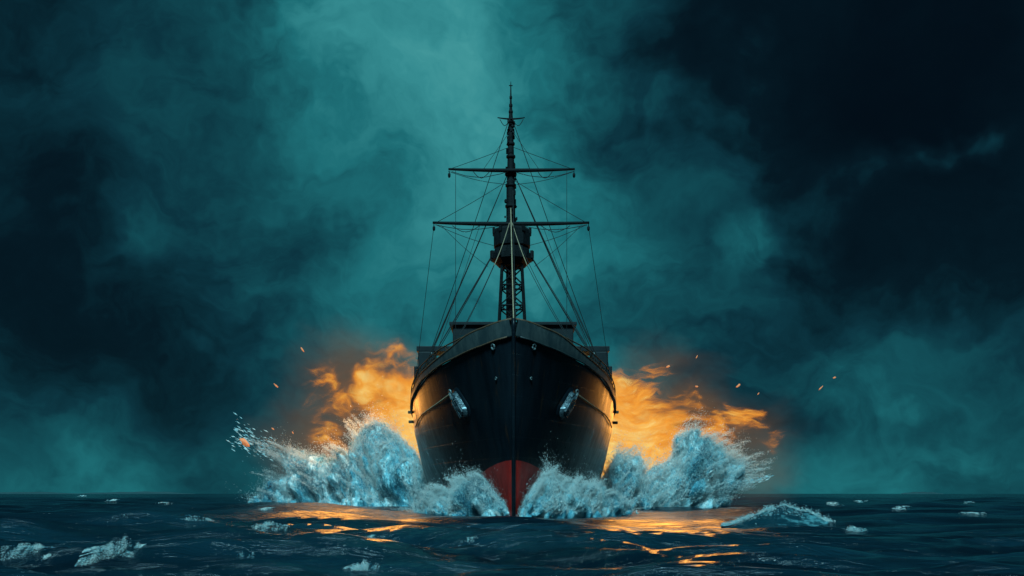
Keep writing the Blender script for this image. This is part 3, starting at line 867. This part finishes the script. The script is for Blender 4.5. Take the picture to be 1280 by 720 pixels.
# whitecaps: lumpy foam lying on the crests
caps = [
    (138, 684, 70, 20, 'ragged foam cap shaped like a small peak at lower left', 1), (30, 684, 66, 11, 'low foam streak sloping down at the left edge', 0),
    (57, 697, 12, 4, 'tiny foam patch below the left edge streak', 0), (334, 659, 50, 9, 'rounded foam cap below the left splash', 0),
    (452, 708, 42, 13, 'foam patch at the lower middle amid orange reflections', 0), (468, 671, 26, 5, 'small foam patch in the upper orange reflections', 0),
    (305, 693, 24, 5, 'thin foam patch lying left of the orange reflections', 0), (245, 647, 52, 5, 'flat foam streak on a far swell, left middle', 0),
    (143, 650, 30, 4, 'narrow foam streak left of the flat far one', 0), (206, 627.5, 18, 2.5, 'faint far foam fleck near the left horizon', 0),
    (140, 625.5, 14, 2, 'faintest foam fleck farthest out at left', 0), (105, 619.5, 14, 1.6, 'foam fleck right on the left horizon', 0), (332, 636, 20, 3, 'small foam streak beside the foot of left splash', 0),
    (1069, 661, 30, 10, 'slanting foam patch right of the breaking wave', 0), (1127, 636, 26, 3, 'far foam streak right of the breaking wave', 0),
    (1076, 626.5, 16, 2, 'faint foam fleck beyond the breaking wave', 0), (1210, 627, 16, 2, 'far foam fleck near the right horizon', 0), (1215, 641, 36, 2.4, 'thin foam streak at far right', 0),
    (584, 676, 24, 2.5, 'thin pale foam streak ahead of the stem', 0), (1040, 631, 26, 2, 'thin foam streak above the breaking wave', 0)]
for px, py, wpx, hpx, label, pk in caps:
    Ys = np.concatenate([np.arange(8, 120, .04), np.arange(120, 900, .4)]); b_py = py + hpx * .25
    hitm = (EYE + (HOR - b_py) * Ys / F) <= sea(X(px, 1.0) * Ys, Ys)
    Y = float(Ys[np.argmax(hitm)]) if hitm.any() else 420.0
    s_ = Y / F; w_ = wpx * s_; hh = max(.03, hpx * s_ * (.85 if pk else .62 if hpx > 7 else .34))
    nfl = int(80 + 7.5 * wpx * max(2.5, hpx)); u = np.clip(rng.normal(0, .42, nfl), -1, 1) if not pk else rng.uniform(-1, 1, nfl)
    lane = rng.integers(0, 5, nfl)                          # torn in a few streaks along the crest
    deep = (lane - 2) * .16 * min(w_, 2.2) * (.4 + .6 * rng.random(nfl)) + .25 * w_ * .3 * u
    x = X(px, Y) + u * w_ / 2; yy = Y + deep
    env = np.clip(1 - np.abs(u) ** 1.6, .03, 1)
    if pk: env = np.where(u < .35, np.clip(1 - np.abs(u - .35) / 1.35, .03, 1) ** 1.5, np.clip(1 - (u - .35) / .5, .02, 1))
    lace = np.array([noise.noise(Vector((a / s_ / 9, b_ / s_ / 30, px))) + .5 * noise.noise(Vector((a / s_ / 3, b_ / s_ / 10, px))) for a, b_ in zip(x, yy)])
    keep = lace > rng.normal(.06, .2, nfl)
    h_ = hh * env * rng.random(nfl) ** (1.5 if pk else 2.8) * (.65 + .8 * np.clip(lace, -.3, .6))
    C = np.stack([x, yy, sea(x, yy) + np.maximum(h_, .004)], -1)[keep]
    A_ = np.tile((.8, -.2, .25 if pk else .08), (len(C), 1)) + rng.normal(scale=.3, size=(len(C), 3))
    Ls = s_ * .32 * rng.lognormal(0, .45, len(C))
    root = empty('whitecap', (X(px, Y), Y, float(sea(X(px, Y), Y))), label, 'foam', 'whitecaps on the open sea')
    flecks(C, A_, Ls * rng.uniform(1.2, 3, len(C)), Ls * .6, 'foam_flecks', root, M_tones[0], np.clip(np.round(lace[keep] * 2.2 + rng.normal(1.25, .55, len(C))), 0, 2))

# the breaking wave at right: a dark hump with foam along its crest and right shoulder
Yw = 47.0
def hump(u):   # height along the crest, u 0..1 over 135 photo pixels
    return (.86 if u < .5 else .86 - .36 * sm(.5, .80, u)) * sm(-.06, .50, u) * (1 - .9 * sm(.74, 1.02, u))
root = empty('breaking_wave', (X(972, Yw), Yw, 0), 'dark rounded wave breaking into foam at right, crest outlined white', 'wave')
vs = []; fs = []; NU, NV = 110, 60
for a in range(NU + 1):
    u = a / NU
    for c in range(NV + 1):
        v_ = c / NV * 2 - 1
        prof = math.exp(-(v_ * 2.0) ** 2) if v_ > 0 else .55 * math.exp(-(v_ * 1.7) ** 2) + .45 * math.exp(-(v_ * 3.4) ** 2)
        x = X(903 + 140 * u, Yw); y = Yw + v_ * 3.4 + 1.2 * (u - .4) ** 2
        z = float(sea(x, y)) * .5 - .14 + (hump(u) + .08) * prof
        z += .11 * noise.fractal(Vector((x * 1.1 + y * .5, y * 2.4, z * 2)), .8, 2, 5) * prof + .05 * math.sin(2.2 * y + 1.3 * x + 2 * noise.noise(Vector((x, y, 0)))) * prof
        vs.append((x, y - .35 * prof * hump(u), z))
for a in range(NU):
    for c in range(NV):
        q = a * (NV + 1) + c; fs.append((q, q + NV + 1, q + NV + 2, q + 1))
me = bpy.data.meshes.new('wave_body'); me.from_pydata(vs, [], fs); me.update()
m, t, b = material('breaking_water')
co_ = t.add('ShaderNodeTexCoord').outputs['Object']
g = t.noise(t.mapping(co_, rot=(0, .5, 0), scale=(1, 1, 2.2)), 1.6, 7, .68)
sp = t.add('ShaderNodeSeparateXYZ'); t.put(sp.inputs[0], co_)
lift = t.math('ADD', t.math('MULTIPLY', g, 1.0), t.math('MULTIPLY', t.math('SUBTRACT', sp.outputs[0], X(985, Yw)), .05))
f = t.mapr(lift, .46, .74, 0, .7)
t.put(b.inputs['Base Color'], t.mix(f, (.004, .026, .038, 1), (.13, .36, .41, 1)))
t.put(b.inputs['Roughness'], t.mapr(f, 0, 1, .2, .6)); b.inputs['IOR'].default_value = 1.333
bp = t.add('ShaderNodeBump'); bp.inputs['Strength'].default_value = .6; bp.inputs['Distance'].default_value = .12
t.put(bp.inputs['Height'], t.noise(co_, 4.5, 5, .65)); t.put(b.inputs['Normal'], bp.outputs[0])
link('wave_body', me, m, root)
C = []; Ls = []
for k in range(34000):
    u = random.random(); kind_ = random.random()
    if u < .5 and kind_ < .55: continue
    x = X(903 + 140 * u, Yw); y = Yw - .35 * hump(u) + 1.2 * (u - .4) ** 2
    zc = float(sea(x, y)) * .5 - .14 + hump(u) + .08
    if kind_ < .35 or u < .5:          # the lip
        x += random.gauss(0, .02); dn_ = random.expovariate(9); up_ = random.expovariate(22)
    else:                              # foam tumbling down the shoulder
        dn_ = random.random() ** 1.3 * .95; up_ = random.expovariate(16)
    if noise.noise(Vector((x * 2.2 + dn_ * 2, dn_ * 6, 3))) + .5 * noise.noise(Vector((x * 7, dn_ * 12, 9))) < random.gauss(-.02 if kind_ < .35 else -.06, .2): continue
    C.append((x, y - dn_ * 1.1, zc * (1 - .80 * dn_) + up_ * (1 - dn_) + .03)); Ls.append(.0135 * random.lognormvariate(0, .45))
C = np.array(C); Ls = np.array(Ls); A_ = np.tile((.7, -.3, -.25), (len(C), 1)) + rng.normal(scale=.35, size=(len(C), 3))
flecks(C, A_, Ls * rng.uniform(1.2, 3, len(C)), Ls * .6, 'crest_foam', root, M_tones[0], np.clip(np.round(rng.normal(1.5, .6, len(C))), 0, 2))

# ------------------------------------------------------------------ fire behind the hull
def fire(name, label, blobs, rot, lo_thr, seed, sharp, stretch):
    """a cloud of burning vapour: closed lumpy hull, flame and soot from noise, firelit smoke as dim emission"""
    pts = [(W(px, py, Y), r * Y / F, a) for px, py, r, Y, a in blobs]
    me = lump([(p[:], r * 1.0) for p, r, a in pts], .9)
    m = bpy.data.materials.new(name); m.use_nodes = True; t = NT(m.node_tree); t.n.remove(t.n['Principled BSDF'])
    co_ = t.add('ShaderNodeTexCoord').outputs['Object']
    wn = t.noise(co_, .14, 3, .55, color=True)
    wp = t.vec('ADD', co_, t.vec('SCALE', t.vec('SUBTRACT', wn, (.5, .5, .5)), scale=7.0))
    core = None; halo = None
    for p, r, a in pts:
        g = t.mapr(t.vec('DISTANCE', wp, p[:]), 0.0, r * 1.05, abs(a), 0.0)
        if a < 0: halo = g if halo is None else t.math('MAXIMUM', halo, g)
        else: core = g if core is None else t.math('SMOOTH_MAX', core, g, .25)
    st = t.mapping(t.vec('ADD', wp, (seed, 0, 0)), rot=(0, rot, 0), scale=stretch)
    n1 = t.mapr(t.noise(st, .26, 6, .60), .30, .70, -1, 1, False)
    n2 = t.mapr(t.noise(st, 1.1, 4, .62), .30, .70, -1, 1, False)
    n = t.math('ADD', t.math('MULTIPLY', n1, .74), t.math('MULTIPLY', n2, .62))
    f = t.math('MAXIMUM', t.math('ADD', core, t.math('MULTIPLY', n, t.math('MULTIPLY', t.mapr(core, 0, .45, 0, 1), sharp))), 0.0)
    haze = t.math('MULTIPLY', t.mapr(t.math('ADD', halo, t.math('MULTIPLY', n1, .16)), 0.05, .9, 0.0, 1), .085)  # brown halo: firelight on smoke put in as the volume's own emission
    dens = t.math('ADD', t.mapr(f, lo_thr, .95, 0.0, 1.2), haze)
    col = t.ramp(f, [(0.0, (.14, .08, .036)), (.30, (.24, .105, .036)), (.46, (.50, .17, .03)), (.64, (.90, .29, .028)), (.80, (1.0, .46, .06)), (1.0, (1.0, .78, .26))])
    ab = t.add('ShaderNodeVolumeAbsorption'); ab.inputs[0].default_value = (0, 0, 0, 1); t.put(ab.inputs[1], dens)
    em = t.add('ShaderNodeEmission'); t.put(em.inputs[0], col); t.put(em.inputs[1], dens)
    ad = t.add('ShaderNodeAddShader'); t.l.new(ab.outputs[0], ad.inputs[0]); t.l.new(em.outputs[0], ad.inputs[1])
    t.l.new(ad.outputs[0], t.n['Material Output'].inputs['Volume'])
    m.cycles.volume_step_rate = 0.35
    o = link(name, me, m)
    props(o, label, 'fire', 'fire clouds behind the ship')
    return o

fire('fire_cloud', 'orange fire cloud in drifting patches left of the ship', [
    (530, 525, 100, 104, 1.35), (508, 490, 66, 104, .80), (468, 476, 52, 104, .66), (430, 505, 58, 104, .60), (425, 545, 60, 104, .62), (500, 575, 60, 104, .62), (486, 450, 42, 104, .40), (398, 475, 50, 104, .52),
    (470, 520, 125, 107, -1.1), (400, 560, 110, 107, -.9), (430, 480, 100, 107, -.75)], .55, .38, 0, .62, (.45, .7, 1.0))
fire('fire_cloud', 'brightest yellow orange fire cloud streaking right of the ship', [
    (765, 555, 125, 104, 1.55), (800, 520, 66, 104, 1.0), (830, 570, 75, 104, .88), (850, 495, 46, 104, .68), (880, 540, 60, 104, .72), (925, 522, 45, 104, .60), (815, 468, 42, 104, .52), (955, 555, 40, 104, .38),
    (850, 545, 130, 107, -1.0), (930, 565, 105, 107, -.65), (820, 470, 80, 107, -.6)], -.90, .36, 17, .66, (.33, .6, 1.35))
for x, y, z, e in ((-12.6, 98, 9, 3600), (12.9, 98, 8.5, 3800), (-18.0, 99, 10, 3200), (18.5, 99, 9, 3200)):
    L = bpy.data.lights.new('fire_light', 'POINT'); L.energy = e; L.color = (1.0, .40, .07); L.shadow_soft_size = 3.6
    o = bpy.data.objects.new('fire_light', L); o.location = (x, y, z); COL.objects.link(o)

# embers and burning scraps
m, t, b = material('ember_glow')
nz = t.noise(t.add('ShaderNodeTexCoord').outputs['Object'], 6, 3, .6)
b.inputs['Base Color'].default_value = (.35, .12, .05, 1); b.inputs['Roughness'].default_value = .7
t.put(b.inputs['Emission Color'], t.ramp(nz, [(.3, (.7, .13, .03)), (.7, (1, .45, .16))])); b.inputs['Emission Strength'].default_value = .5
M_em = m
emb = [(306, 553, 9.5, 5, 40, 100, 'largest burning scrap, at the tip of the left plume'), (378, 437, 4.2, 1.6, 55, 98, 'orange ember high above the left splash'),
       (345, 482, 3.8, 1.5, 45, 98, 'small ember below the high one, left of fire'), (341, 536, 2.4, 1.3, 40, 98, 'tiny ember above the left plume'),
       (366, 541, 2.2, 1, 60, 98, 'faint ember over the left splash shoulder'), (835, 458, 3, 2, -20, 96, 'round ember above the right fire'),
       (923, 482, 4, 2, -40, 96, 'bright ember right of the fire'), (1026, 485, 4.2, 1.3, -45, 96, 'slanting ember second farthest right'),
       (1043, 472, 2.4, 1.6, -20, 96, 'small ember farthest right, above the slanting one'), (871, 446, 2.6, 1.0, -60, 96, 'thin ember highest over the right fire'),
       (871, 483, 2.4, 1.5, 10, 96, 'speck of ember over the fire streaks'), (948, 492, 2, 1, -50, 96, 'faint ember beside the bright one')]
for px, py, L, w_, dg_, Y, label in emb:
    c = W(px, py, Y); s_ = Y / F; w_ *= .6; L *= .85
    V0, F0 = ico(); R_ = Matrix.Rotation(math.radians(dg_), 3, 'Y')
    vs = []
    for v_ in V0:
        q = Vector(v_); k = 1 + .5 * noise.noise(q * 1.6 + Vector((px, py, 0)))
        q = Vector((q.x * L * s_ * k, q.y * w_ * s_ * .8 * k, q.z * w_ * s_ * k)); vs.append(R_ @ q)
    me = bpy.data.meshes.new('ember'); me.from_pydata(vs, [], F0); me.update()
    o = link('ember', me, M_em); o.location = c
    props(o, label, 'ember', 'embers flying off the fire')
